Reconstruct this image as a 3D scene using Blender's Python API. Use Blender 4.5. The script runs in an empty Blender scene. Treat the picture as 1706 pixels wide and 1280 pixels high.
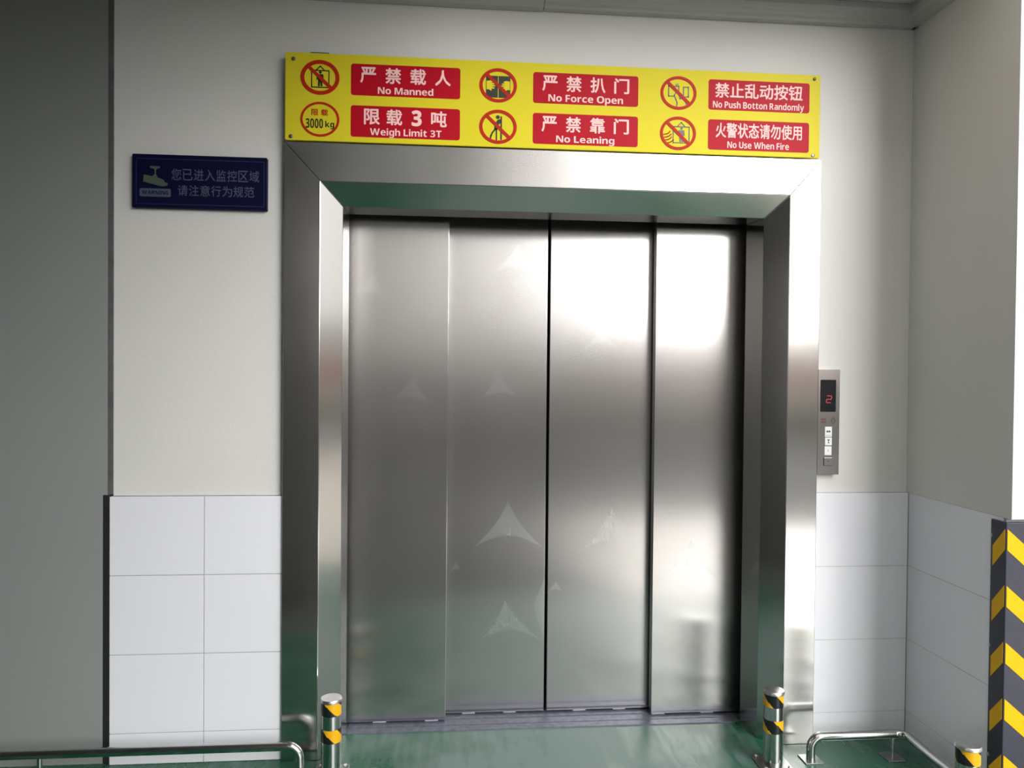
import bpy, bmesh, math, random
from mathutils import Vector, Matrix

# ------------------------------------------------------------------ camera, light, exposure
S = bpy.context.scene
COL = S.collection
YAW, PITCH, ROLL = 0.086598, 0.014573, 0.009257
cy_, sy_ = math.cos(YAW), math.sin(YAW)
cp_, sp_ = math.cos(PITCH), math.sin(PITCH)
f0 = Vector((sy_, cy_, 0)); r0 = Vector((cy_, -sy_, 0)); zz = Vector((0, 0, 1))
fwd = f0 * cp_ - zz * sp_
up0 = f0 * sp_ + zz * cp_
cr, sr = math.cos(ROLL), math.sin(ROLL)
right = r0 * cr + up0 * sr
up = up0 * cr - r0 * sr
cam_d = bpy.data.cameras.new('camera')
cam_d.sensor_fit = 'HORIZONTAL'; cam_d.sensor_width = 36.0
cam_d.lens = 36.0 * 1270.0 / 1706.0
cam_d.clip_start = 0.05; cam_d.clip_end = 200
cam = bpy.data.objects.new('camera', cam_d); COL.objects.link(cam)
M = Matrix((right, up, -fwd)).transposed().to_4x4()
M.translation = Vector((0.0, -2.97653, 1.49680))
cam.matrix_world = M
S.camera = cam

S.view_settings.view_transform = 'Standard'
S.view_settings.look = 'None'
S.view_settings.gamma = 1.0
S.view_settings.exposure = 0.0
S.view_settings.use_curve_mapping = False

W = bpy.data.worlds.new('sky'); S.world = W; W.use_nodes = True
wn = W.node_tree.nodes; wl = W.node_tree.links
bg = wn['Background']
# hazy overcast sky, brightest around the veiled sun to the right behind the camera
SUN_AZ, SUN_EL = math.radians(20), math.radians(20)
tc = wn.new('ShaderNodeTexCoord'); dt = wn.new('ShaderNodeVectorMath'); dt.operation = 'DOT_PRODUCT'
dt.inputs[1].default_value = (math.sin(SUN_AZ) * math.cos(SUN_EL), -math.cos(SUN_AZ) * math.cos(SUN_EL), math.sin(SUN_EL))
wl.new(tc.outputs['Generated'], dt.inputs[0])
rp = wn.new('ShaderNodeMapRange'); rp.interpolation_type = 'SMOOTHSTEP'
rp.inputs['From Min'].default_value = 0.82; rp.inputs['From Max'].default_value = 1.0
rp.inputs['To Min'].default_value = 1.3; rp.inputs['To Max'].default_value = 14.0
wl.new(dt.outputs['Value'], rp.inputs[0]); wl.new(rp.outputs[0], bg.inputs['Strength'])
bg.inputs['Color'].default_value = (1.0, 0.985, 0.965, 1)

# ------------------------------------------------------------------ materials
def srgb(r, g, b):
    f = lambda c: (c / 255 / 12.92) if c / 255 <= 0.04045 else ((c / 255 + 0.055) / 1.055) ** 2.4
    return (f(r), f(g), f(b), 1.0)

def mat(name, col, rough=0.5, metal=0.0, spec=0.5, noise=0.0, nscale=8.0, bump=0.0, bscale=60.0, coat=0.0):
    m = bpy.data.materials.new(name); m.use_nodes = True
    n = m.node_tree.nodes; l = m.node_tree.links; p = n['Principled BSDF']
    p.inputs['Base Color'].default_value = col
    p.inputs['Roughness'].default_value = rough
    p.inputs['Metallic'].default_value = metal
    p.inputs['Specular IOR Level'].default_value = spec
    p.inputs['Coat Weight'].default_value = coat
    g = n.new('ShaderNodeNewGeometry')
    if noise > 0:
        t = n.new('ShaderNodeTexNoise'); t.inputs['Scale'].default_value = nscale; t.inputs['Detail'].default_value = 4
        l.new(g.outputs['Position'], t.inputs['Vector'])
        mx = n.new('ShaderNodeMixRGB'); mx.blend_type = 'MULTIPLY'; mx.inputs[1].default_value = col
        cr_ = n.new('ShaderNodeValToRGB')
        cr_.color_ramp.elements[0].position = 0.3; cr_.color_ramp.elements[0].color = (1 - noise,) * 3 + (1,)
        cr_.color_ramp.elements[1].position = 0.7; cr_.color_ramp.elements[1].color = (1, 1, 1, 1)
        l.new(t.outputs['Fac'], cr_.inputs[0]); mx.inputs[0].default_value = 1.0
        l.new(cr_.outputs[0], mx.inputs[2]); l.new(mx.outputs[0], p.inputs['Base Color'])
    if bump > 0:
        t2 = n.new('ShaderNodeTexNoise'); t2.inputs['Scale'].default_value = bscale; t2.inputs['Detail'].default_value = 3
        l.new(g.outputs['Position'], t2.inputs['Vector'])
        b = n.new('ShaderNodeBump'); b.inputs['Strength'].default_value = bump; b.inputs['Distance'].default_value = 0.01
        l.new(t2.outputs['Fac'], b.inputs['Height']); l.new(b.outputs[0], p.inputs['Normal'])
    return m

def brushed(name, col, rough, aniso=0.75, smudge=0.12, dent=0.0, streak=0.10):
    """stainless steel sheet with a vertical hairline brush, finger smudges and slight oil-canning"""
    m = mat(name, col, rough, 1.0)
    n = m.node_tree.nodes; l = m.node_tree.links; p = n['Principled BSDF']
    p.inputs['Anisotropic'].default_value = aniso
    tg = n.new('ShaderNodeTangent'); tg.direction_type = 'RADIAL'; tg.axis = 'Z'
    l.new(tg.outputs[0], p.inputs['Tangent'])
    g = n.new('ShaderNodeNewGeometry')
    mp = n.new('ShaderNodeMapping'); mp.inputs['Scale'].default_value = (160, 160, 1.2)
    l.new(g.outputs['Position'], mp.inputs[0])
    t = n.new('ShaderNodeTexNoise'); t.inputs['Scale'].default_value = 1.0; t.inputs['Detail'].default_value = 3
    l.new(mp.outputs[0], t.inputs['Vector'])
    t2 = n.new('ShaderNodeTexNoise'); t2.inputs['Scale'].default_value = 3.2; t2.inputs['Detail'].default_value = 5
    t2.inputs['Roughness'].default_value = 0.6
    l.new(g.outputs['Position'], t2.inputs['Vector'])
    a = n.new('ShaderNodeMapRange'); a.inputs['From Min'].default_value = 0.3; a.inputs['From Max'].default_value = 0.7
    a.inputs['To Min'].default_value = rough * (1 - streak); a.inputs['To Max'].default_value = rough * (1 + streak)
    l.new(t.outputs['Fac'], a.inputs[0])
    b = n.new('ShaderNodeMapRange'); b.inputs['From Min'].default_value = 0.45; b.inputs['From Max'].default_value = 0.75
    b.inputs['To Min'].default_value = 0.0; b.inputs['To Max'].default_value = smudge
    l.new(t2.outputs['Fac'], b.inputs[0])
    ad = n.new('ShaderNodeMath'); ad.operation = 'ADD'
    l.new(a.outputs[0], ad.inputs[0]); l.new(b.outputs[0], ad.inputs[1]); l.new(ad.outputs[0], p.inputs['Roughness'])
    if dent > 0:
        t3 = n.new('ShaderNodeTexNoise'); t3.inputs['Scale'].default_value = 1.6; t3.inputs['Detail'].default_value = 1
        l.new(g.outputs['Position'], t3.inputs['Vector'])
        bp = n.new('ShaderNodeBump'); bp.inputs['Strength'].default_value = 1.0; bp.inputs['Distance'].default_value = dent
        l.new(t3.outputs['Fac'], bp.inputs['Height']); l.new(bp.outputs[0], p.inputs['Normal'])
    return m

MT = {}
MT['plaster'] = mat('white_wall_paint', (0.70, 0.695, 0.67, 1), 0.65, noise=0.03, nscale=3, bump=0.05, bscale=90)
MT['grey_paint'] = mat('grey_wall_paint', (0.27, 0.285, 0.28, 1), 0.6, noise=0.05, nscale=2.0, bump=0.04)
MT['tile'] = mat('white_glazed_tile', (0.80, 0.81, 0.86, 1), 0.16, spec=0.5, noise=0.02, nscale=1.5)
MT['grout'] = mat('tile_grout', (0.42, 0.43, 0.45, 1), 0.8)
MT['joint_shadow'] = mat('caulk_and_tile_shadow', (0.022, 0.025, 0.026, 1), 0.8)
MT['joint'] = mat('dark_sealant', (0.105, 0.115, 0.112, 1), 0.7, noise=0.3, nscale=25)
MT['black'] = mat('black_void_paint', (0.012, 0.013, 0.012, 1), 0.8)
MT['ceiling'] = mat('ceiling_plastic_panel', (0.50, 0.53, 0.52, 1), 0.22, noise=0.04, nscale=4)
MT['cornice'] = mat('grey_plastic_trim', (0.42, 0.43, 0.41, 1), 0.2)
MT['steel_frame'] = brushed('brushed_steel_frame', (0.60, 0.59, 0.57, 1), 0.17, 0.7, 0.02, 0.0, 0.03)
MT['steel_door'] = brushed('brushed_steel_door', (0.58, 0.57, 0.555, 1), 0.225, 0.76, 0.02, 0.0, 0.02)
MT['residue'] = brushed('film_residue_on_steel', (0.65, 0.65, 0.645, 1), 0.265, 0.74, 0.02, 0.0, 0.02)
MT['residue_faint'] = brushed('faint_film_residue', (0.60, 0.59, 0.58, 1), 0.24, 0.75, 0.02, 0.0, 0.02)
MT['pipe'] = mat('polished_steel_pipe', (0.63, 0.63, 0.62, 1), 0.16, 1.0, noise=0.1, nscale=20)
MT['plate'] = mat('dull_steel_plate', (0.30, 0.32, 0.31, 1), 0.38, 1.0, noise=0.3, nscale=30)
MT['cap'] = mat('scuffed_steel_cap', (0.72, 0.72, 0.73, 1), 0.34, 1.0, noise=0.15, nscale=60)
MT['sill'] = mat('sill_alloy', (0.20, 0.215, 0.28, 1), 0.5, 0.5, noise=0.35, nscale=40)
MT['sill_dark'] = mat('sill_groove_dark', (0.02, 0.02, 0.035, 1), 0.8)
MT['yellow'] = mat('sign_yellow_acrylic', srgb(216, 202, 44), 0.42, spec=0.10, noise=0.02, nscale=3)
MT['red'] = mat('sign_red_print', srgb(174, 14, 34), 0.42, spec=0.10)
MT['dred'] = mat('prohibition_red_print', srgb(178, 40, 24), 0.42, spec=0.10)
MT['white'] = mat('sign_white_print', srgb(244, 200, 196), 0.42, spec=0.10)
MT['ink'] = mat('sign_black_print', srgb(24, 26, 10), 0.35)
MT['flame'] = mat('sign_orange_print', srgb(232, 120, 40), 0.35)
MT['blue'] = mat('navy_blue_sign_plastic', srgb(6, 9, 46), 0.5, spec=0.15)
MT['bluetext'] = mat('faded_silver_print', srgb(74, 82, 104), 0.4)
MT['blueline'] = mat('blue_sign_outline_print', srgb(30, 34, 78), 0.4)
MT['camicon'] = mat('faded_green_print', srgb(72, 90, 76), 0.4)
MT['screen'] = mat('black_display_glass', (0.008, 0.010, 0.012, 1), 0.12)
led = bpy.data.materials.new('red_led'); led.use_nodes = True
led.node_tree.nodes['Principled BSDF'].inputs['Base Color'].default_value = (0.3, 0.01, 0.03, 1)
led.node_tree.nodes['Principled BSDF'].inputs['Emission Color'].default_value = (1.0, 0.06, 0.14, 1)
led.node_tree.nodes['Principled BSDF'].inputs['Emission Strength'].default_value = 0.22
MT['led'] = led
MT['paper'] = mat('white_sticker', (0.80, 0.81, 0.80, 1), 0.5)
MT['maroon'] = mat('maroon_indicator', (0.10, 0.03, 0.03, 1), 0.35)
MT['greyprint'] = mat('grey_engraving', (0.07, 0.065, 0.065, 1), 0.5)
MT['panel_steel'] = brushed('call_panel_steel', (0.52, 0.50, 0.48, 1), 0.2, 0.6, 0.02, 0.0, 0.03)
MT['rubber'] = mat('black_rubber', (0.034, 0.036, 0.058, 1), 0.45, noise=0.15, nscale=30)
MT['reflect_yellow'] = mat('yellow_reflective_band', srgb(240, 184, 14), 0.5, spec=0.2, noise=0.06, nscale=25)
MT['tape_yellow'] = mat('yellow_tape', srgb(240, 180, 20), 0.3, noise=0.08, nscale=40)
MT['tape_black'] = mat('black_tape', (0.010, 0.011, 0.014, 1), 0.3)
MT['bolt'] = mat('zinc_bolt', (0.6, 0.6, 0.62, 1), 0.3, 1.0)
MT['bolt_dark'] = mat('dull_bolt', (0.12, 0.12, 0.10, 1), 0.45, 0.7)
MT['brass'] = mat('bright_brass_screw', (0.85, 0.78, 0.6, 1), 0.15, 1.0)
MT['soil'] = mat('concrete_outside', (0.58, 0.55, 0.50, 1), 0.28, noise=0.06, nscale=1.0)
MT['asphalt'] = mat('dark_asphalt', (0.075, 0.08, 0.078, 1), 0.8, noise=0.2, nscale=2.0)
MT['rear'] = mat('rear_wall_paint', (0.62, 0.60, 0.57, 1), 0.7, noise=0.06, nscale=1.0)
MT['facade'] = mat('unseen_facade_grey', (0.62, 0.585, 0.565, 1), 0.7, noise=0.06, nscale=1.0)
MT['rear_low'] = mat('rear_wall_lower_paint', (0.19, 0.185, 0.18, 1), 0.6, noise=0.1, nscale=1.0)
MT['red_band'] = mat('red_backdrop_band', (0.45, 0.17, 0.14, 1), 0.8, noise=0.15, nscale=1.0)
MT['hedge_band'] = mat('green_backdrop_band', (0.10, 0.16, 0.06, 1), 0.9, noise=0.5, nscale=6)

# green epoxy floor, worn to a greyish film where carts roll in front of the lift
def floor_mat():
    m = mat('green_epoxy_floor', (0.03, 0.16, 0.10, 1), 0.22)
    n = m.node_tree.nodes; l = m.node_tree.links; p = n['Principled BSDF']
    g = n.new('ShaderNodeNewGeometry'); s = n.new('ShaderNodeSeparateXYZ'); l.new(g.outputs['Position'], s.inputs[0])
    nz = n.new('ShaderNodeTexNoise'); nz.inputs['Scale'].default_value = 3.0; nz.inputs['Detail'].default_value = 6
    nz.inputs['Roughness'].default_value = 0.65
    l.new(g.outputs['Position'], nz.inputs['Vector'])
    mp = n.new('ShaderNodeMapping'); mp.inputs['Scale'].default_value = (26, 3.0, 1); l.new(g.outputs['Position'], mp.inputs[0])
    nf = n.new('ShaderNodeTexNoise'); nf.inputs['Scale'].default_value = 1.0; nf.inputs['Detail'].default_value = 5
    l.new(mp.outputs[0], nf.inputs['Vector'])
    # wear track centred on the doorway
    d = n.new('ShaderNodeMath'); d.operation = 'SUBTRACT'; d.inputs[1].default_value = 0.46; l.new(s.outputs['X'], d.inputs[0])
    ab = n.new('ShaderNodeMath'); ab.operation = 'ABSOLUTE'; l.new(d.outputs[0], ab.inputs[0])
    mr = n.new('ShaderNodeMapRange'); mr.inputs['From Min'].default_value = 0.25; mr.inputs['From Max'].default_value = 0.85
    mr.inputs['To Min'].default_value = 1.0; mr.inputs['To Max'].default_value = 0.0; l.new(ab.outputs[0], mr.inputs[0])
    mu = n.new('ShaderNodeMath'); mu.operation = 'MULTIPLY_ADD'; mu.inputs[1].default_value = 2.8; mu.inputs[2].default_value = -1.4
    l.new(nz.outputs['Fac'], mu.inputs[0])
    mf = n.new('ShaderNodeMath'); mf.operation = 'MULTIPLY_ADD'; mf.inputs[1].default_value = 1.7; mf.inputs[2].default_value = -0.85
    l.new(nf.outputs['Fac'], mf.inputs[0])
    a1 = n.new('ShaderNodeMath'); a1.operation = 'ADD'; l.new(mr.outputs[0], a1.inputs[0]); l.new(mu.outputs[0], a1.inputs[1])
    a2 = n.new('ShaderNodeMath'); a2.operation = 'ADD'; a2.use_clamp = True
    l.new(a1.outputs[0], a2.inputs[0]); l.new(mf.outputs[0], a2.inputs[1])
    mx = n.new('ShaderNodeMixRGB'); mx.inputs[1].default_value = (0.016, 0.105, 0.058, 1); mx.inputs[2].default_value = (0.150, 0.222, 0.208, 1)
    l.new(a2.outputs[0], mx.inputs[0]); l.new(mx.outputs[0], p.inputs['Base Color'])
    rr = n.new('ShaderNodeMapRange'); rr.inputs['To Min'].default_value = 0.27; rr.inputs['To Max'].default_value = 0.48
    l.new(a2.outputs[0], rr.inputs[0]); l.new(rr.outputs[0], p.inputs['Roughness'])
    return m
MT['floor'] = floor_mat()

# ------------------------------------------------------------------ mesh helpers
def obj(name, bm, m, parent=None, bevel=0.0, smooth=False, seg=2):
    bmesh.ops.recalc_face_normals(bm, faces=bm.faces)
    me = bpy.data.meshes.new(name); bm.to_mesh(me); bm.free()
    o = bpy.data.objects.new(name, me); COL.objects.link(o)
    for mm in (m if isinstance(m, (list, tuple)) else [m]):
        me.materials.append(MT[mm])
    if smooth:
        for p in me.polygons: p.use_smooth = True
        try: me.set_sharp_from_angle(angle=math.radians(40))
        except Exception: pass
    if bevel > 0:
        b = o.modifiers.new('bevel', 'BEVEL'); b.width = bevel; b.segments = seg; b.limit_method = 'ANGLE'
        b.angle_limit = math.radians(30)
    if parent is not None:
        o.parent = parent
        o.matrix_parent_inverse = parent_world(parent).inverted()
    return o

def parent_world(p):
    m = Matrix.Translation(p.location) @ p.rotation_euler.to_matrix().to_4x4()
    if p.parent is not None:
        return parent_world(p.parent) @ p.matrix_parent_inverse @ m
    return m

def tag(o, label=None, cat=None, group=None, kind=None):
    if label: o['label'] = label
    if cat: o['category'] = cat
    if group: o['group'] = group
    if kind: o['kind'] = kind
    return o

def thing(name, label, cat, loc=(0, 0, 0), group=None, kind=None):
    o = bpy.data.objects.new(name, None); COL.objects.link(o); o.location = loc
    o.empty_display_size = 0.05
    return tag(o, label, cat, group, kind)

def struct(name, bm, m, label=None, **k):
    o = obj(name, bm, m, None, **k); o['kind'] = 'structure'
    if label: o['label'] = label
    return o

def box(bm, x0, x1, y0, y1, z0, z1, mi=0):
    v = [bm.verts.new((x, y, z)) for x in (x0, x1) for y in (y0, y1) for z in (z0, z1)]
    for q in ((0, 1, 3, 2), (4, 6, 7, 5), (0, 4, 5, 1), (2, 3, 7, 6), (0, 2, 6, 4), (1, 5, 7, 3)):
        f = bm.faces.new([v[i] for i in q]); f.material_index = mi
    return bm

def prism(bm, pts, axis, a0, a1, mi=0):
    """closed 2D polygon extruded along an axis: 'x' takes (y,z), 'y' takes (x,z), 'z' takes (x,y)"""
    def P(p, a):
        return {'x': (a, p[0], p[1]), 'y': (p[0], a, p[1]), 'z': (p[0], p[1], a)}[axis]
    A = [bm.verts.new(P(p, a0)) for p in pts]; B = [bm.verts.new(P(p, a1)) for p in pts]
    n = len(pts)
    fs = [bm.faces.new(A), bm.faces.new(B[::-1])]
    for i in range(n):
        fs.append(bm.faces.new((A[i], B[i], B[(i + 1) % n], A[(i + 1) % n])))
    for f in fs: f.material_index = mi
    return bm

def rounded(x0, x1, z0, z1, r, n=6):
    pts = []
    for cx, cz, a in ((x1 - r, z1 - r, 0), (x0 + r, z1 - r, 90), (x0 + r, z0 + r, 180), (x1 - r, z0 + r, 270)):
        for i in range(n + 1):
            t = math.radians(a + 90 * i / n); pts.append((cx + r * math.cos(t), cz + r * math.sin(t)))
    return pts

def ell(cx, cz, rx, rz, n=48):
    return [(cx + rx * math.cos(2 * math.pi * i / n), cz + rz * math.sin(2 * math.pi * i / n)) for i in range(n)]

def ring(bm, cx, cz, rx, rz, w, y0, y1, n=64):
    o_ = ell(cx, cz, rx, rz, n); i_ = ell(cx, cz, rx - w, rz - w, n)
    vs = [[bm.verts.new((p[0], y, p[1])) for p in L] for L in (o_, i_) for y in (y0, y1)]
    of, ob, inf, inb = vs
    for k in range(n):
        j = (k + 1) % n
        bm.faces.new((of[k], of[j], inf[j], inf[k])); bm.faces.new((ob[j], ob[k], inb[k], inb[j]))
        bm.faces.new((of[j], of[k], ob[k], ob[j])); bm.faces.new((inf[k], inf[j], inb[j], inb[k]))

def stroke(bm, pts, w, y0, y1):
    """thick polyline drawn in the xz plane"""
    for (xa, za), (xb, zb) in zip(pts[:-1], pts[1:]):
        d = Vector((xb - xa, zb - za)); L = d.length
        if L < 1e-6: continue
        d /= L; nrm = Vector((-d.y, d.x)) * w / 2; e = d * w * 0.35
        prism(bm, [(xa - e.x + nrm.x, za - e.y + nrm.y), (xa - e.x - nrm.x, za - e.y - nrm.y),
                   (xb + e.x - nrm.x, zb + e.y - nrm.y), (xb + e.x + nrm.x, zb + e.y + nrm.y)], 'y', y0, y1)

def tube(bm, path, r, n=20, caps=True):
    rings = []
    for i, p in enumerate(path):
        p = Vector(p)
        if i == 0: t = Vector(path[1]) - p
        elif i == len(path) - 1: t = p - Vector(path[i - 1])
        else: t = (Vector(path[i + 1]) - p).normalized() + (p - Vector(path[i - 1])).normalized()
        t.normalize()
        ref = Vector((0.31, 0.77, 0.55)) if i == 0 else u
        u = (ref - t * ref.dot(t)).normalized(); v = t.cross(u)
        rings.append([bm.verts.new(p + (u * math.cos(2 * math.pi * k / n) + v * math.sin(2 * math.pi * k / n)) * r) for k in range(n)])
    for a, b in zip(rings[:-1], rings[1:]):
        for k in range(n):
            bm.faces.new((a[k], a[(k + 1) % n], b[(k + 1) % n], b[k]))
    if caps:
        bm.faces.new(rings[0][::-1]); bm.faces.new(rings[-1])
    return bm

def arc(p0, pc, p1, n=8):
    """quarter bend between two points around the corner pc"""
    p0, pc, p1 = Vector(p0), Vector(pc), Vector(p1)
    c = p0 + p1 - pc
    out = []
    for i in range(n + 1):
        t = math.pi / 2 * i / n
        out.append(c + (p0 - c) * math.cos(t) + (p1 - c) * math.sin(t))
    return out

def lathe(bm, prof, cx, cy, n=40, mi=0):
    rings = []
    for r, z in prof:
        if r < 1e-6: rings.append([bm.verts.new((cx, cy, z))])
        else: rings.append([bm.verts.new((cx + r * math.cos(2 * math.pi * k / n), cy + r * math.sin(2 * math.pi * k / n), z)) for k in range(n)])
    for a, b in zip(rings[:-1], rings[1:]):
        for k in range(n):
            j = (k + 1) % n
            if len(a) == 1: f = bm.faces.new((a[0], b[k], b[j]))
            elif len(b) == 1: f = bm.faces.new((a[k], a[j], b[0]))
            else: f = bm.faces.new((a[k], a[j], b[j], b[k]))
            f.material_index = mi
    return bm

def dome_bolt(bm, x, y, z, r, h, axis='y', sgn=-1, n=14):
    """screw head standing out of a surface with a shallow slot"""
    prof = [(r, 0), (r, h * 0.45), (r * 0.75, h * 0.85), (r * 0.3, h), (0, h)]
    rings = []
    for rr, hh in prof:
        L = []
        for k in range(n if rr > 0 else 1):
            a = 2 * math.pi * k / n; c, s = rr * math.cos(a), rr * math.sin(a)
            if axis == 'y': L.append(bm.verts.new((x + c, y + sgn * hh, z + s)))
            elif axis == 'x': L.append(bm.verts.new((x + sgn * hh, y + c, z + s)))
            else: L.append(bm.verts.new((x + c, y + s, z + sgn * hh)))
        rings.append(L)
    for a, b in zip(rings[:-1], rings[1:]):
        for k in range(n):
            j = (k + 1) % n
            bm.faces.new((a[k], a[j], b[j], b[k]) if len(b) > 1 else (a[k], a[j], b[0]))
    bm.faces.new(rings[0])
    return bm

def outline(body):
    """filled outline of a text as (vertices, faces)"""
    c = bpy.data.curves.new('lettering', 'FONT'); c.body = body; c.resolution_u = 3
    o = bpy.data.objects.new('lettering_source', c); COL.objects.link(o)
    dg = bpy.context.evaluated_depsgraph_get()
    me = o.evaluated_get(dg).to_mesh()
    vs = [(v.co.x, v.co.y) for v in me.vertices]; fs = [tuple(p.vertices) for p in me.polygons]
    o.evaluated_get(dg).to_mesh_clear()
    bpy.data.objects.remove(o); bpy.data.curves.remove(c)
    return vs, fs

def latin(body, gap=0.085, space=0.26):
    """a line of plain sans-serif capitals and lower case, set letter by letter"""
    V, F, x = [], [], 0.0
    for ch in body:
        if ch == ' ': x += space; continue
        b = 0x1D5D4 + ord(ch) - 65 if ch.isupper() else 0x1D5EE + ord(ch) - 97 if ch.islower() else 0x1D7EC + ord(ch) - 48
        vs, fs = outline(chr(b))
        a = min(v[0] for v in vs); w = max(v[0] for v in vs) - a; n = len(V)
        V += [(v[0] - a + x, v[1]) for v in vs]; F += [tuple(i + n for i in f) for f in fs]
        x += w + gap
    return V, F

def glyphs(bm, body, x0, x1, z0, z1, y, bold=0.012, desc=False):
    """print a run of characters fitted into the box x0..x1, z0..z1 at depth y, reading from the room"""
    vs, fs = latin(body) if all(ord(c) < 128 for c in body) else outline(body)
    ax0, ax1 = min(v[0] for v in vs), max(v[0] for v in vs)
    ay0, ay1 = min(v[1] for v in vs), max(v[1] for v in vs)
    if desc:            # fit the capital height only and let descenders hang
        ay0 = min(v[1] for v in latin('N')[0]); 
    sx_, sz_ = (x1 - x0) / (ax1 - ax0), (z1 - z0) / (ay1 - ay0)
    sh = [(0, 0)] + ([(bold * math.cos(a), bold * math.sin(a)) for a in (math.pi / 4 * k for k in range(8))] if bold > 0 else [])
    for k, (dx, dz) in enumerate(sh):       # heavier strokes: the outline laid over itself, slightly shifted
        yy = y - 0.00001 * k
        nv = [bm.verts.new((x0 + (v[0] - ax0 + dx) * sx_, yy, z0 + (v[1] - ay0 + dz) * sz_)) for v in vs]
        for f in fs:
            try: bm.faces.new([nv[i] for i in f])
            except ValueError: pass
    return bm

B = bmesh.new

# ------------------------------------------------------------------ setting
XR = 1.9008            # inner face of the right-hand wall
TT = 1.0185            # top of the tiled dado
CEIL = 2.985
struct('floor', box(B(), -3.6, 2.40, -1.45, 0.75, -0.12, 0.0), 'floor', 'green epoxy floor worn grey in front of the lift')
bm = B(); box(bm, 1.25, 25, -4.3, -1.451, -0.14, -0.004); box(bm, 2.401, 25, -1.451, -0.58, -0.14, -0.004)
box(bm, -25, 1.25, -22, -1.451, -0.14, -0.004, 1); box(bm, 1.25, 25, -22, -4.3, -0.14, -0.004, 1)
struct('floor_outside', bm, ['soil', 'asphalt'])

bm = B()
box(bm, -1.2480, -0.58, 0.018, 0.18, TT, 3.05)
box(bm, 1.46, 2.4, 0.018, 0.18, TT, 3.05)
box(bm, -0.58, 1.46, 0.018, 0.18, 2.30, 3.05)
struct('wall_back', bm, 'plaster', 'white painted wall around the lift entrance')

# tiled dado: grout bed with separate glazed tiles on it
def tiles_x(bm, xs, zs, y0, y1, g=0.0016):
    for xa, xb in zip(xs[:-1], xs[1:]):
        for za, zb in zip(zs[:-1], zs[1:]):
            box(bm, xa + g, xb - g, y0, y1, za + g, zb - g)
ZS = [0.0, 0.118, 0.4175, 0.718, TT]
bm = B(); tiles_x(bm, [-1.2565, -0.911, -0.575], ZS, 0.0, 0.014)
o = struct('trim_1', bm, 'tile', 'white glazed wall tiles left of the lift', bevel=0.0012)
bm = B(); box(bm, -1.254, -0.58, 0.003, 0.18, 0, TT - 0.001)
obj('grout', bm, 'grout', o)
bm = B(); tiles_x(bm, [1.46, 1.9], ZS, 0.0, 0.014, 0.0008)
o = struct('trim_2', bm, 'tile', 'white glazed wall tiles right of the lift', bevel=0.0006)
bm = B(); box(bm, 1.46, 2.35, 0.003, 0.18, 0, TT - 0.001)
obj('grout', bm, 'grout', o)

bm = B(); box(bm, XR, 7.0, -0.5735, 0.017, TT, 5.0)
struct('wall_right', bm, 'plaster', 'white painted wall end beside the open bay')
bm = B()
for za, zb in zip(ZS[:-1], ZS[1:]):
    box(bm, XR + 0.0005, XR + 0.014, -0.535, -0.001, za + 0.0008, zb - 0.0008)
o = struct('trim_3', bm, 'tile', 'white glazed tiles on the right-hand wall', bevel=0.0006)
bm = B(); box(bm, XR + 0.003, 6.98, -0.545, 0.002, -0.02, TT - 0.001)
obj('grout', bm, 'grout', o)

bm = B(); box(bm, -3.6, -1.2675, 0.016, 0.18, 0, 3.05)
struct('wall_left', bm, 'grey_paint', 'flat grey painted wall at the left edge')
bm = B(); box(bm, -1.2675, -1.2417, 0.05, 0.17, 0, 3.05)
prism(bm, [(-1.286, 0.0155), (-1.2575, 0.002), (-1.2575, 0.05), (-1.286, 0.05)], 'z', 0, TT + 0.003, 1)  # dark wedge: painted tile shadow on the grey wall, plus black caulk
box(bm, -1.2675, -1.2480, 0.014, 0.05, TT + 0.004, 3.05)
struct('trim_4', bm, ['joint', 'joint_shadow'], 'dark sealant strip and painted tile shadow between grey and white walls', bevel=0.002)

bm = B(); box(bm, -3.7, XR - 0.0005, -0.5735, 0.18, CEIL, 3.15)
box(bm, -3.7, 0.3, -5.2, -0.574, CEIL, 3.15)  # unseen canopy, added to shade the upper left wall
struct('ceiling', bm, 'ceiling', 'glossy grey ceiling and added unseen canopy')
# stepped plastic cornice under the ceiling, with the joint left of the middle
prof = [(0.018, 2.917), (-0.014, 2.917), (-0.018, 2.926), (-0.034, 2.931), (-0.038, 2.941), (-0.054, 2.947), (-0.060, 2.962), (-0.060, CEIL - 0.0005), (0.018, CEIL - 0.0005)]
bm = B(); prism(bm, prof, 'x', 0.369, XR - 0.001)
struct('trim_5', bm, 'cornice', 'stepped grey cornice above the lift', bevel=0.0015)
prof2 = [(0.018, 2.915), (-0.02, 2.915), (-0.05, 2.938), (-0.05, CEIL - 0.0005), (0.018, CEIL - 0.0005)]
bm = B(); prism(bm, prof2, 'x', -1.24, 0.3665)
struct('trim_6', bm, 'cornice', 'plain grey cornice above the blue sign', bevel=0.0015)
bm = B(); prism(bm, [(XR + 0.0005 + (p[0] - 0.018 + (0.014 if p[0] < 0.01 else 0)), p[1]) for p in prof], 'y', -0.57, 0.016)
struct('trim_7', bm, 'cornice', 'stepped grey cornice on the right-hand wall', bevel=0.0015)

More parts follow.
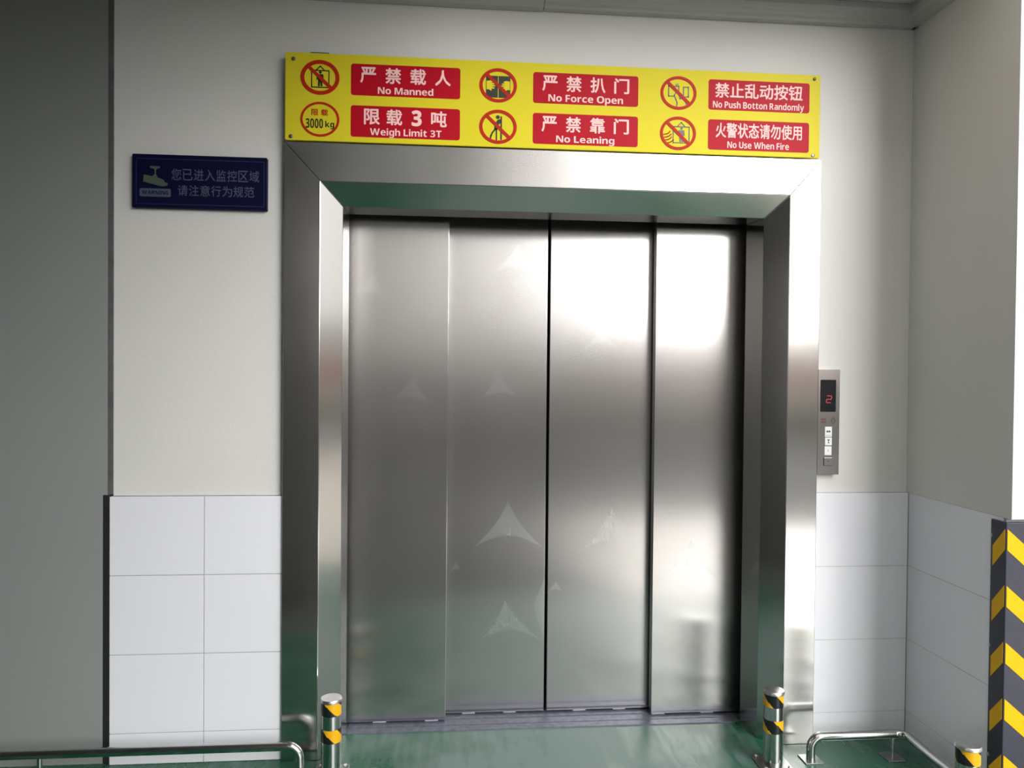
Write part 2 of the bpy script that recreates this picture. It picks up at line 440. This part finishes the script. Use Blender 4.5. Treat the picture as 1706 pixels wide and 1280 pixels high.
# the open front of the lobby and the yard behind the camera (seen only mirrored in the steel)
bm = B(); box(bm, -3.75, -3.6, -2.35, 0.18, 0, 3.15); struct('wall_side', bm, 'rear')
bm = B(); box(bm, -3.6, -0.78, -2.35, -2.2, 0, 3.15); struct('wall_front', bm, 'rear_low')
bm = B(); box(bm, -9, 4.6, -14.3, -14, -0.1, 1.75, 1); box(bm, -9, 4.6, -14.3, -14, 1.75, 14); struct('wall_yard_blocker', bm, ['facade', 'rear_low'])  # unseen facade, made this tall and wide to block sky light
bm = B()
for x0, x1, y0, y1 in ((4.6, 20.3, -18.3, -18), (20, 20.3, -18, 6)):
    for z0, z1, mi in ((-0.1, 0.55, 1), (0.55, 1.1, 2), (1.1, 1.95, 0), (1.95, 3.1, 2)): box(bm, x0, x1, y0, y1, z0, z1, mi)
struct('wall_far_backdrop', bm, ['red_band', 'hedge_band', 'rear'])  # added backdrop: colour bands standing in for a hedge and a red truck
# dark hoistway behind the doors
bm = B()
box(bm, -0.85, 1.75, 0.60, 0.66, -0.1, 2.75); box(bm, -0.85, -0.80, 0.181, 0.60, -0.1, 2.75)
box(bm, 1.70, 1.75, 0.181, 0.60, -0.1, 2.75); box(bm, -0.85, 1.75, 0.181, 0.60, 2.70, 2.75)
struct('wall_shaft', bm, 'black')

# ------------------------------------------------------------------ lift entrance
lift = thing('elevator_entrance', 'brushed stainless steel freight elevator entrance with four closed door panels', 'elevator', (0.44, 0.0, 0.0))
prof = [(-0.6174, 1.4992, 2.3665, 0.0175), (-0.6174, 1.4992, 2.3665, -0.016), (-0.4815, 1.3706, 2.2207, -0.016),
        (-0.4030, 1.2890, 2.1370, 0.046), (-0.3990, 1.2770, 2.1400, 0.200), (-0.43, 1.31, 2.17, 0.200),
        (-0.43, 1.31, 2.17, 0.07), (-0.52, 1.41, 2.26, 0.0175)]
def jamb(side):
    bm = B(); n = len(prof)
    lo = [bm.verts.new((p[side], p[3], 0.0)) for p in prof]
    hi = [bm.verts.new((p[side], p[3], p[2] - 0.0004)) for p in prof]
    bm.faces.new(lo); bm.faces.new(hi[::-1])
    for i in range(n): bm.faces.new((lo[i], hi[i], hi[(i + 1) % n], lo[(i + 1) % n]))
    return bm
obj('jamb', jamb(0), 'steel_frame', lift, bevel=0.0022, seg=3)
obj('jamb', jamb(1), 'steel_frame', lift, bevel=0.0022, seg=3)
bm = B(); n = len(prof)
lo = [bm.verts.new((p[0] + 0.0004, p[3], p[2])) for p in prof]; hi = [bm.verts.new((p[1] - 0.0004, p[3], p[2])) for p in prof]
bm.faces.new(lo); bm.faces.new(hi[::-1])
for i in range(n): bm.faces.new((lo[i], hi[i], hi[(i + 1) % n], lo[(i + 1) % n]))
obj('header', bm, 'steel_frame', lift, bevel=0.0022, seg=3)

# sill: alloy track with two running grooves
sill_prof = [(0.190, -0.02), (0.190, 0.004), (0.232, 0.004), (0.232, -0.010), (0.238, -0.010), (0.238, 0.004), (0.284, 0.004),
             (0.284, -0.012), (0.296, -0.012), (0.296, 0.004), (0.345, 0.004), (0.345, -0.012), (0.357, -0.012), (0.357, 0.004), (0.40, 0.004), (0.40, -0.02)]
bm = B(); prism(bm, [(y, z + 0.0) for y, z in sill_prof], 'x', -0.398, 1.276)
s_ = obj('sill', bm, 'sill', lift)
bm = B()
for a, b in ((0.2325, 0.2375), (0.2845, 0.2955), (0.3455, 0.3565)):
    box(bm, -0.398, 1.276, a, b, -0.0118 if a > 0.24 else -0.0098, -0.006 if a > 0.24 else -0.004)
obj('sill_groove', bm, 'sill_dark', s_)  # dark fill lying in the grooves

def mark(bm, cx, cz, w, h, y, lean=0.0):
    """mountain-shaped patch of old film glue: pointed top, hollow foot"""
    pts = []
    for i in range(9):          # left flank, slightly concave
        t = i / 8; pts.append((cx - w / 2 * (1 - t) + lean * t + 0.06 * w * math.sin(math.pi * t), cz + h * t))
    for i in range(1, 9):       # right flank
        t = i / 8; pts.append((cx + lean * (1 - t) + w / 2 * t - 0.06 * w * math.sin(math.pi * t), cz + h * (1 - t)))
    for i in range(1, 10):      # arched underside
        t = i / 10; pts.append((cx + w / 2 - w * t, cz + 0.26 * h * math.sin(math.pi * t)))
    prism(bm, pts, 'y', y - 0.0003, y + 0.0004)

def tear(bm, cx, z0, z1, w, y):
    L = []
    for i in range(13):
        t = i / 12; L.append((cx - w * math.sin(math.pi * t) ** 1.4, z0 + (z1 - z0) * t))
    prism(bm, L, 'y', y - 0.0003, y + 0.0004)

ZD0, ZD1 = 0.012, 2.34
YO, YI = 0.270, 0.330
doors = [(-0.47, 0.0095, YO, None), (-0.05, 0.4395, YI, None), (0.4520, 0.94, YI, None), (0.9050, 1.36, YO, None)]
marks = [[(-0.155, 1.36, 0.19, 0.12, 0.02), (-0.33, 1.80, 0.16, 0.12, 0.03)],
         [(0.275, 0.735, 0.30, 0.20, 0.0), (0.285, 0.330, 0.26, 0.17, -0.02), (0.29, 1.92, 0.22, 0.14, 0.02), (0.05, 0.63, 0.05, 0.05, 0), (0.24, 1.38, 0.19, 0.12, -0.02)],
         [(0.735, 0.715, 0.28, 0.19, 0.0), (0.487, 0.535, 0.075, 0.05, 0.0), (0.68, 1.60, 0.16, 0.12, 0.0)],
         [(1.075, 0.600, 0.26, 0.18, 0.0)]]
for k, (xa, xb, yf, _) in enumerate(doors):
    bm = B(); box(bm, xa, xb, yf, yf + 0.04, ZD0, ZD1)
    d = obj('door_panel', bm, 'steel_door', lift, bevel=0.0016, seg=3)
    for sx_ in ((0.16, 0.34) if k in (1, 2) else (0.2, 0.42)):
        bm = B(); xs = xa + sx_ if k < 2 else xb - sx_
        box(bm, xs - 0.028, xs + 0.028, yf + 0.012, yf + 0.028, -0.004, ZD0 + 0.001)
        obj('guide_shoe', bm, 'paper', d)
    for cx, cz, w, h, ln in marks[k]:
        bm = B(); mark(bm, cx, cz, w, h, yf, ln)
        tag(obj('glue_residue', bm, 'residue' if cz < 1.2 else 'residue_faint', d), 'faint mountain-shaped patch of film glue')
    if k == 1:
        bm = B(); tear(bm, 0.4375, 0.34, 0.60, 0.042, yf)
        tag(obj('glue_residue', bm, 'residue', d), 'faint leaf-shaped smear beside the centre gap')

# ------------------------------------------------------------------ yellow rule board
YS = -0.028
board = thing('warning_board', 'long yellow board with red Chinese and English lift rules above the elevator', 'sign', (0.4358, 0.0, 2.5283))
bm = B(); prism(bm, rounded(-0.6112, 1.4828, 2.3680, 2.6973, 0.004, 3), 'y', YS, -0.0165)
obj('board', bm, 'yellow', board, bevel=0.0012)
bm = B(); box(bm, -0.58, 1.45, -0.0166, 0.0185, 2.41, 2.66); obj('backing', bm, 'joint', board)
PH = 0.1188
caps = [(-0.3672, 0.0462, 2.5450, '严禁载人', (-0.3314, 0.0082), 'No Manned', (-0.2663, -0.0565), 1),
        (-0.3672, 0.0462, 2.3880, '限载3吨', (-0.3164, -0.0059), 'Weigh Limit 3T', (-0.2950, -0.0242), 1),
        (0.3276, 0.7417, 2.5430, '严禁扒门', (0.3641, 0.7040), 'No Force Open', (0.3870, 0.6812), 1),
        (0.3276, 0.7417, 2.3860, '严禁靠门', (0.3627, 0.7041), 'No Leaning', (0.4189, 0.6485), 1),
        (1.0242, 1.4380, 2.5445, '禁止乱动按钮', (1.0514, 1.4078), 'No Push Botton Randomly', (1.0420, 1.4155), 0),
        (1.0242, 1.4380, 2.3875, '火警状态请勿使用', (1.0554, 1.4078), 'No Use When Fire', (1.1027, 1.3554), 0)]
for x0, x1, z0, han, (hx0, hx1), lat, (lx0, lx1), spaced in caps:
    bm = B(); prism(bm, rounded(x0, x1, z0, z0 + PH, 0.010), 'y', YS - 0.0008, YS + 0.0002)
    cpl = obj('caption_plate', bm, 'red', board)
    if spaced:          # each character set apart by wide gaps
        hs = 0.057; step = ((hx1 - hx0) - hs) / (len(han) - 1)
        for i, ch in enumerate(han):
            wch = hs * (0.62 if ch == '3' else 1.0); off = (hs - wch) / 2
            bm = B(); glyphs(bm, ch, hx0 + step * i + off, hx0 + step * i + off + wch, z0 + 0.0490, z0 + 0.1065, YS - 0.0014, 0.022)
            obj('character', bm, 'white', cpl)
    else:
        bm = B(); glyphs(bm, han, hx0, hx1, z0 + 0.0490, z0 + 0.1060, YS - 0.0014, 0.018)
        obj('lettering', bm, 'white', cpl)
    bm = B(); glyphs(bm, lat, lx0, lx1, z0 + 0.0085, z0 + 0.0355, YS - 0.0014, 0.0, desc=True)
    obj('lettering', bm, 'white', cpl)

RX, RZ = 0.0725, 0.0655
def picto(cx, cz, draw, w=0.0145, bar=True, inner=None):
    bm = B(); ring(bm, cx, cz, RX, RZ, w, YS - 0.0016, YS + 0.0002)
    if bar:
        stroke(bm, [(cx - 0.047, cz + 0.044), (cx + 0.047, cz - 0.044)], 0.0125, YS - 0.0019, YS - 0.0012)
    r = obj('prohibition_ring', bm, 'dred', board)
    for name, mname, fn in draw:
        b2 = B(); fn(b2, cx, cz); obj(name, b2, mname, r)
    return r
YA, YB = YS - 0.0010, YS + 0.0002
def poly(b, cx, cz, pts): prism(b, [(cx + x, cz + z) for x, z in pts], 'y', YA, YB)
def cabin(b, cx, cz):
    w = 0.0038
    stroke(b, [(cx - .031, cz + .026), (cx + .033, cz + .026), (cx + .033, cz - .037), (cx - .031, cz - .037), (cx - .031, cz + .026)], w, YA, YB)
    stroke(b, [(cx - .014, cz + .027), (cx + .001, cz + .043), (cx + .016, cz + .027)], w, YA, YB)
def man(b, cx, cz):
    prism(b, ell(cx + .001, cz + .0195, .0052, .0056, 16), 'y', YA, YB)
    poly(b, cx, cz, [(-.011, .012), (.012, .012), (.014, -.009), (.010, -.009), (.009, .003), (.0085, -.033), (.0025, -.033), (.001, -.010), (-.001, -.033), (-.007, -.033), (-.0075, .003), (-.009, -.009), (-.013, -.009)])
picto(-0.4824, 2.6062, [('elevator_pictogram', 'ink', cabin), ('person_pictogram', 'ink', man)])
r = picto(-0.4819, 2.4489, [], w=0.0085, bar=False)
for ch, xa, xb in (('限', -0.5135, -0.4885), ('载', -0.4775, -0.4524)):
    bm = B(); glyphs(bm, ch, xa, xb, 2.4632, 2.4866, YS - 0.001, 0.02); obj('character', bm, 'dred', r)
bm = B(); glyphs(bm, '3000', -0.5344, -0.4701, 2.4150, 2.4511, YS - 0.001, 0.0); glyphs(bm, 'kg', -0.4620, -0.4285, 2.4200, 2.4437, YS - 0.001, 0.0, desc=True)
obj('lettering', bm, 'ink', r)
def leaf_doors(b, cx, cz):
    poly(b, cx, cz, [(-.047, .036), (-.0012, .036), (-.0012, -.047), (-.047, -.047)])
    poly(b, cx, cz, [(.0018, .036), (.047, .036), (.047, -.047), (.0018, -.047)])
def hand(b, cx, cz, s):
    global YA
    old = YA; YA = YS - 0.0013
    if True:
        pts = [(.045, .016), (.030, .018), (.020, .014), (.021, .011), (.028, .010), (.014, .007), (.014, .003), (.027, .003), (.012, -.001), (.012, -.005), (.026, -.005), (.014, -.010), (.015, -.014), (.027, -.013), (.024, -.019), (.028, -.021), (.037, -.016), (.045, -.017)]
        poly(b, cx, cz, [(p[0] * s, p[1]) for p in pts])
    YA = old
picto(0.1920, 2.6042, [('door_pictogram', 'ink', leaf_doors), ('hand_pictogram', 'yellow', lambda b, x, z: hand(b, x, z, -1)), ('hand_pictogram', 'yellow', lambda b, x, z: hand(b, x, z, 1))], w=0.0125)
def leaner(b, cx, cz):
    prism(b, ell(cx - .001, cz + .037, .0075, .0072, 18), 'y', YA, YB)
    poly(b, cx, cz, [(.009, .040), (.015, .040), (.015, -.050), (.009, -.050)])
    poly(b, cx, cz, [(.006, .030), (.010, .026), (.010, .016), (.001, .006), (-.002, -.012), (-.014, -.012), (-.015, -.004), (-.009, .016), (-.002, .026)])
    stroke(b, [(cx - .011, cz - .010), (cx - .021, cz - .022), (cx - .027, cz - .035), (cx - .030, cz - .048)], .006, YA, YB)
    stroke(b, [(cx - .006, cz - .010), (cx - .006, cz - .050)], .0055, YA, YB)
picto(0.1927, 2.4456, [('person_pictogram', 'ink', leaner)], w=0.0125)
def buttons(b, cx, cz):
    w = .0042
    stroke(b, [(cx - .040, cz + .026), (cx + .001, cz + .026), (cx + .001, cz - .004), (cx + .006, cz - .022), (cx + .016, cz - .022), (cx + .020, cz - .016)], w, YA, YB)
    stroke(b, [(cx - .040, cz + .026), (cx - .040, cz - .013), (cx - .018, cz - .013)], w, YA, YB)
    stroke(b, [(cx + .020, cz + .024), (cx + .040, cz + .024), (cx + .040, cz - .014), (cx + .020, cz - .014), (cx + .020, cz + .024)], w, YA, YB)
    stroke(b, [(cx - .010, cz + .002), (cx - .017, cz - .010), (cx - .010, cz - .026), (cx - .005, cz - .038), (cx - .007, cz - .052)], w, YA, YB)
    stroke(b, [(cx - .012, cz + .036), (cx - .008, cz + .028), (cx - .003, cz + .038), (cx - .001, cz + .028)], .0014, YA, YB)
    stroke(b, [(cx + .028, cz - .032), (cx + .032, cz - .044)], w, YA, YB)
picto(0.9029, 2.6040, [('button_pictogram', 'ink', buttons)], w=0.0115)
def cabin_r(b, cx, cz): cabin(b, cx + .012, cz)
def man_r(b, cx, cz): man(b, cx + .013, cz)
def flames(b, cx, cz):
    for k, (x, z) in enumerate(((-.058, -.006), (-.055, -.017), (-.052, -.028), (-.046, -.039))):
        stroke(b, [(cx + x, cz + z), (cx + x + .012, cz + z + .002), (cx + x + .020, cz + z + .006), (cx + x + .026 + .002 * (k % 2), cz + z + .013)], .0042, YA, YB)
picto(0.9027, 2.4462, [('elevator_pictogram', 'ink', cabin_r), ('person_pictogram', 'ink', man_r), ('flame_pictogram', 'dred', flames)], w=0.0115)
for x, z, m_, r_ in ((-0.581, 2.672, 'bolt_dark', .0075), (-0.5895, 2.3815, 'bolt_dark', .0075), (1.458, 2.6818, 'bolt_dark', .0065), (1.4553, 2.3785, 'brass', .0075)):
    bm = B(); dome_bolt(bm, x, YS, z, r_, .004); obj('screw', bm, m_, board, smooth=True)
bm = B(); box(bm, -0.519, -0.450, -0.026, -0.008, 2.6968, 2.7016); obj('hanging_tab', bm, 'joint', board)

# ------------------------------------------------------------------ blue surveillance notice
cctv = thing('surveillance_notice', 'small navy blue rectangular sign with camera symbol on the white wall', 'sign', (-0.928, 0.004, 2.2036))
bm = B(); prism(bm, rounded(-1.1739, -0.6823, 2.1040, 2.3036, .003, 3), 'y', -0.004, 0.0185)
obj('plate', bm, 'blue', cctv, bevel=0.0008)
YP = -0.004
bm = B()
x0, x1, z0, z1 = -1.1594, -0.6925, 2.1180, 2.2868
stroke(bm, [(x0, z0), (x1, z0), (x1, z1), (x0, z1), (x0, z0)], .0032, YP - .0006, YP + .0002); obj('border_line', bm, 'blueline', cctv)
bm = B(); YA, YB = YP - .0007, YP + .0002
poly(bm, 0, 0, [(-1.1100, 2.2590), (-1.0736, 2.2590), (-1.0745, 2.2520), (-1.0850, 2.2500), (-1.0880, 2.2440), (-1.0880, 2.2300), (-1.0930, 2.2300), (-1.0930, 2.2440), (-1.0960, 2.2500), (-1.1095, 2.2520)])
poly(bm, 0, 0, [(-1.1325, 2.2275), (-1.1010, 2.2215), (-1.0940, 2.2300), (-1.0860, 2.2280), (-1.0830, 2.2180), (-1.0600, 2.2090), (-1.0560, 2.2000), (-1.0450, 2.1960), (-1.0470, 2.1880), (-1.0600, 2.1850), (-1.0720, 2.1850), (-1.1346, 2.2010)])
obj('camera_symbol', bm, 'camicon', cctv)
bm = B(); prism(bm, rounded(-1.1470, -1.0343, 2.1451, 2.1757, .005), 'y', YP - .0007, YP + .0002)
lb = obj('warning_box', bm, 'bluetext', cctv)
bm = B(); glyphs(bm, 'WARNING', -1.1385, -1.0430, 2.1535, 2.1675, YP - .0011, 0); obj('lettering', bm, 'blue', lb)
bm = B()
step = (1.0322 - .7058 - .041) / 7
for i, ch in enumerate('您已进入监控区域'):
    glyphs(bm, ch, -1.0322 + step * i, -1.0322 + step * i + .036, 2.2095, 2.2515, YP - .0007, .006)
step = (1.0088 - .7241 - .041) / 6
for i, ch in enumerate('请注意行为规范'):
    glyphs(bm, ch, -1.0088 + step * i, -1.0088 + step * i + .036, 2.1515, 2.1915, YP - .0007, .006)
obj('lettering', bm, 'bluetext', cctv)

# ------------------------------------------------------------------ call panel
call = thing('call_panel', 'narrow steel call panel with black floor display right of the elevator frame', 'call panel', (1.5467, 0.0, 1.31))
bm = B(); prism(bm, rounded(1.5005, 1.5925, 1.0960, 1.5240, .0015, 2), 'y', -0.012, 0.0185)
fp = obj('faceplate', bm, 'panel_steel', call, bevel=0.0012)
bm = B(); prism(bm, rounded(1.5107, 1.5758, 1.3509, 1.4809, .004), 'y', -0.0135, -0.0115)
dp = obj('display', bm, 'screen', call, bevel=0.0006)
bm = B(); x, z, w, h, t = 1.5345, 1.3880, .0205, .0275, .0034; sl = .0022
def seg_(a, b): stroke(bm, [(x + a[0] * w + a[1] * sl, z + a[1] * h), (x + b[0] * w + b[1] * sl, z + b[1] * h)], t, -0.0142, -0.0134)
seg_((.1, 1), (.9, 1)); seg_((1, .93), (1, .57)); seg_((.1, .5), (.9, .5)); seg_((0, .43), (0, .07)); seg_((.1, 0), (.9, 0))
tag(obj('digit', bm, 'led', dp), 'red figure 2')
bm = B()
for i in (0, 1):
    for j in (0, 1): box(bm, 1.5150 + i * .0105, 1.5243 + i * .0105, -0.0130, -0.0115, 1.3054 + j * .0102, 1.3145 + j * .0102)
obj('indicator', bm, 'maroon', call)
bm = B(); cx, cz = 1.5656, 1.3141
stroke(bm, [(cx, cz + .0125), (cx + .0095, cz), (cx, cz - .0125), (cx - .0095, cz), (cx, cz + .0125)], .0028, -0.0126, -0.0115)
stroke(bm, [(cx - .004, cz + .003), (cx + .001, cz - .004)], .0025, -0.0126, -0.0115); stroke(bm, [(cx + .001, cz + .005), (cx + .005, cz)], .0025, -0.0126, -0.0115)
obj('indicator', bm, 'greyprint', call)
for i, (x0, x1, z0, z1) in enumerate(((1.5320, 1.5610, 1.2500, 1.2905), (1.5328, 1.5612, 1.2150, 1.2470), (1.5315, 1.5605, 1.1755, 1.2110))):
    bm = B(); box(bm, x0, x1, -0.0128, -0.0118, z0, z1)
    st = obj('sticker', bm, 'paper', call)
    cx, cz = (x0 + x1) / 2, (z0 + z1) / 2
    bm = B()
    if i == 0:
        prism(bm, ell(cx - .0045, cz + .001, .0045, .004, 12), 'y', -0.0131, -0.0127); prism(bm, ell(cx + .0045, cz + .001, .0045, .004, 12), 'y', -0.0131, -0.0127)
        box(bm, x0 + .002, x1 - .002, -0.0131, -0.0127, z0 + .005, z0 + .006)
    elif i == 1:
        prism(bm, [(cx - .006, cz + .008), (cx + .006, cz + .008), (cx + .001, cz), (cx + .004, cz - .008), (cx - .003, cz - .008), (cx - .001, cz)], 'y', -0.0131, -0.0127)
    else:
        box(bm, cx - .0008, cx + .0008, -0.0131, -0.0127, cz - .004, cz + .006)
    obj('symbol', bm, 'greyprint', st)
bm = B(); ring(bm, 1.546, 1.1496, .0200, .0180, .0028, -0.0145, -0.0115, 4)
bm.free(); bm = B()
prism(bm, rounded(1.5255, 1.5665, 1.1318, 1.1675, .003), 'y', -0.0124, -0.0115)
bz = obj('button_bezel', bm, 'greyprint', call)
bm = B(); prism(bm, rounded(1.5285, 1.5655, 1.1335, 1.1652, .003), 'y', -0.0150, -0.0115)
bt = obj('button', bm, 'panel_steel', call, bevel=0.001)
bm = B(); prism(bm, [(1.5415, 1.1520), (1.5500, 1.1520), (1.5455, 1.1475)], 'y', -0.0154, -0.0148); obj('arrow', bm, 'greyprint', bt)

# ------------------------------------------------------------------ bollards
def spiral_band(cx, cy, r, z0, z1, phase, n=72):
    """tape wrapped round the post: diagonal black and yellow fields"""
    bm = B(); rows = 14
    vs = [[bm.verts.new((cx + r * math.cos(2 * math.pi * k / n), cy + r * math.sin(2 * math.pi * k / n), z0 + (z1 - z0) * j / rows)) for k in range(n)] for j in range(rows + 1)]
    h = z1 - z0; circ = 2 * math.pi * r
    for j in range(rows):
        for k in range(n):
            f = bm.faces.new((vs[j][k], vs[j][(k + 1) % n], vs[j + 1][(k + 1) % n], vs[j + 1][k]))
            s = (k + 0.5) / n * 4 + (j + 0.5) / rows * h / circ * 4 * 1.05 + phase
            f.material_index = int(math.floor(s)) % 2
    return bm
def bollard(cx, cy, zt, label, phase, turn):
    t = thing('bollard', label, 'bollard', (cx, cy, 0), 'safety bollards in front of the elevator')
    r = 0.0365
    bm = B(); lathe(bm, [(0, .006), (r, .006), (r, zt - .012), (0, zt - .012)], cx, cy); obj('post', bm, 'pipe', t, smooth=True)
    bm = B(); lathe(bm, [(0, zt - .0125), (r + .0035, zt - .0125), (r + .0035, zt - .004), (r + .001, zt - .0008), (r - .004, zt), (0, zt)], cx, cy); obj('cap', bm, 'cap', t, smooth=True)
    for k, (a, b) in enumerate(((zt - .060, zt - .0125), (zt - .159, zt - .110))):
        obj('reflective_tape', spiral_band(cx, cy, r + .0006, a, b, phase + .12 * k), ['tape_black', 'tape_yellow'], t, smooth=True)
    bm = B(); c, s = math.cos(turn), math.sin(turn)
    a = .062; pts = [(cx + a * (c * i - s * j), cy + a * (s * i + c * j)) for i, j in ((-1, -1), (1, -1), (1, 1), (-1, 1))]
    prism(bm, pts, 'z', 0.0, .007); bp = obj('base_plate', bm, 'plate', t, bevel=.001)
    for i, j in ((-1, -1), (1, -1), (1, 1), (-1, 1)):
        q = a * .76; bm = B(); dome_bolt(bm, cx + q * (c * i - s * j), cy + q * (s * i + c * j), .007, .0085, .009, 'z', 1, 6); obj('bolt', bm, 'bolt', bp)
    return t
bollard(-0.4125, -0.128, 0.291, 'short steel bollard with yellow and black tape at left elevator jamb', -0.45, 0.0)
bollard(1.2640, -0.165, 0.291, 'short steel bollard with mostly black tape facing out at right elevator jamb', 1.25, 0.0)
bollard(1.7235, -0.623, 0.290, 'short steel bollard at the picture corner beside the striped corner guard', 0.0, 0.0)

# ------------------------------------------------------------------ floor rails
def plate(bm, x, y, a=.038):
    box(bm, x - a, x + a, y - a, y + a, 0.0, .005)
R_ = 0.0165
rail = thing('floor_rail', 'low straight steel pipe rail along the wall under the blue sign', 'rail', (-1.4, -0.13, 0), 'low pipe rails guarding the walls')
ZL = 0.115; bnd = .045
path = [(-2.3, -.13, ZL), (-1.4, -.13, ZL)] + arc((-.5264 - bnd, -.13, ZL), (-.5264, -.13, ZL), (-.5264, -.13, ZL - bnd)) + [(-.5264, -.13, .002)]
bm = B(); tube(bm, path, R_); obj('pipe', bm, 'pipe', rail, smooth=True)
for x in (-1.4393, -2.2):
    bm = B(); tube(bm, [(x, -.13, .002), (x, -.13, ZL - .012)], .0085); obj('leg', bm, 'pipe', rail, smooth=True)
    bm = B(); plate(bm, x, -.13); obj('base_plate', bm, 'plate', rail, bevel=.001)
bm = B(); plate(bm, -.5264, -.13); obj('base_plate', bm, 'plate', rail, bevel=.001)

rail = thing('floor_rail', 'low bent steel pipe rail in the corner left of the striped guard', 'rail', (1.6, -0.14, 0), 'low pipe rails guarding the walls')
ZR = .093; Y0 = -.142
path = [(1.4269, Y0, .002)] + arc((1.4269, Y0, ZR - bnd), (1.4269, Y0, ZR), (1.4269 + bnd, Y0, ZR)) + [(1.6, Y0, ZR)] + \
       arc((1.807 - .04, Y0, ZR), (1.807, Y0, ZR), (1.807, Y0 - .04, ZR)) + [(1.802, -.32, ZR), (1.792, -.80, ZR)]
bm = B(); tube(bm, path, R_); obj('pipe', bm, 'pipe', rail, smooth=True)
for x, y in ((1.7567, -.146),):
    bm = B(); tube(bm, [(x, y, .002), (x, y, ZR - .010)], .0075); obj('leg', bm, 'pipe', rail, smooth=True)
bm = B(); tube(bm, [(1.7925, -.76, .002), (1.7925, -.76, ZR - .01)], .0075); obj('leg', bm, 'pipe', rail, smooth=True)
for x, y in ((1.4269, Y0), (1.7567, -.146), (1.7925, -.76)):
    bm = B(); plate(bm, x, y, .036); obj('base_plate', bm, 'plate', rail, bevel=.001)

# ------------------------------------------------------------------ striped corner guard
guard = thing('corner_guard', 'black rubber corner guard with yellow chevrons on the right wall end', 'corner guard', (1.8925, -0.56, 0))
GX, GY, GT = 1.8925, -0.560, 1.006
bm = B()
pr = [(GX, GY), (1.992, GY), (1.992, GY + .013), (XR - .0005, GY + .013), (XR - .0005, -0.486), (GX, -0.486)]
prism(bm, pr, 'z', 0.001, GT); obj('rubber_body', bm, 'rubber', guard, bevel=.0035, seg=3)
for k in range(6):
    zt = .983 - .1925 * k; hh = .071
    dl, dr = .068, .066
    zc = lambda z: max(z, .003)
    xl = -.4985
    if zt - hh < .003: hh = max(.012, zt - .004)
    bm = B()   # face turned to the lift
    prism(bm, [(-.5555, zt), (xl, zc(zt - dl)), (xl, zc(zt - dl - hh)), (-.5555, zc(zt - hh))] if zt - dl > .01 else [(-.5555, zt), (-.5535 + (zt - .004) * .8, .0035), (-.5555, .003)], 'x', GX - .0012, GX + .002)
    s1 = obj('chevron_band', bm, 'reflect_yellow', guard)
    bm = B()   # face turned to the yard
    prism(bm, [(GX + .0045, zt), (1.974, zc(zt - dr)), (1.974, zc(zt - dr - hh)), (GX + .0045, zc(zt - hh))] if zt - dr > .01 else [(GX + .0045, zt), (GX + .006 + (zt - .004), .0035), (GX + .0045, .003)], 'y', GY - .0012, GY + .002)
    obj('chevron_band', bm, 'reflect_yellow', guard)
for z in (.950, .567, .184):
    bm = B(); dome_bolt(bm, GX, -.4925, z, .0065, .004, 'x', -1); obj('bolt', bm, 'bolt', guard, smooth=True)
    bm = B(); dome_bolt(bm, 1.981, GY, z - .005, .0075, .004, 'y', -1); obj('bolt', bm, 'bolt', guard, smooth=True)
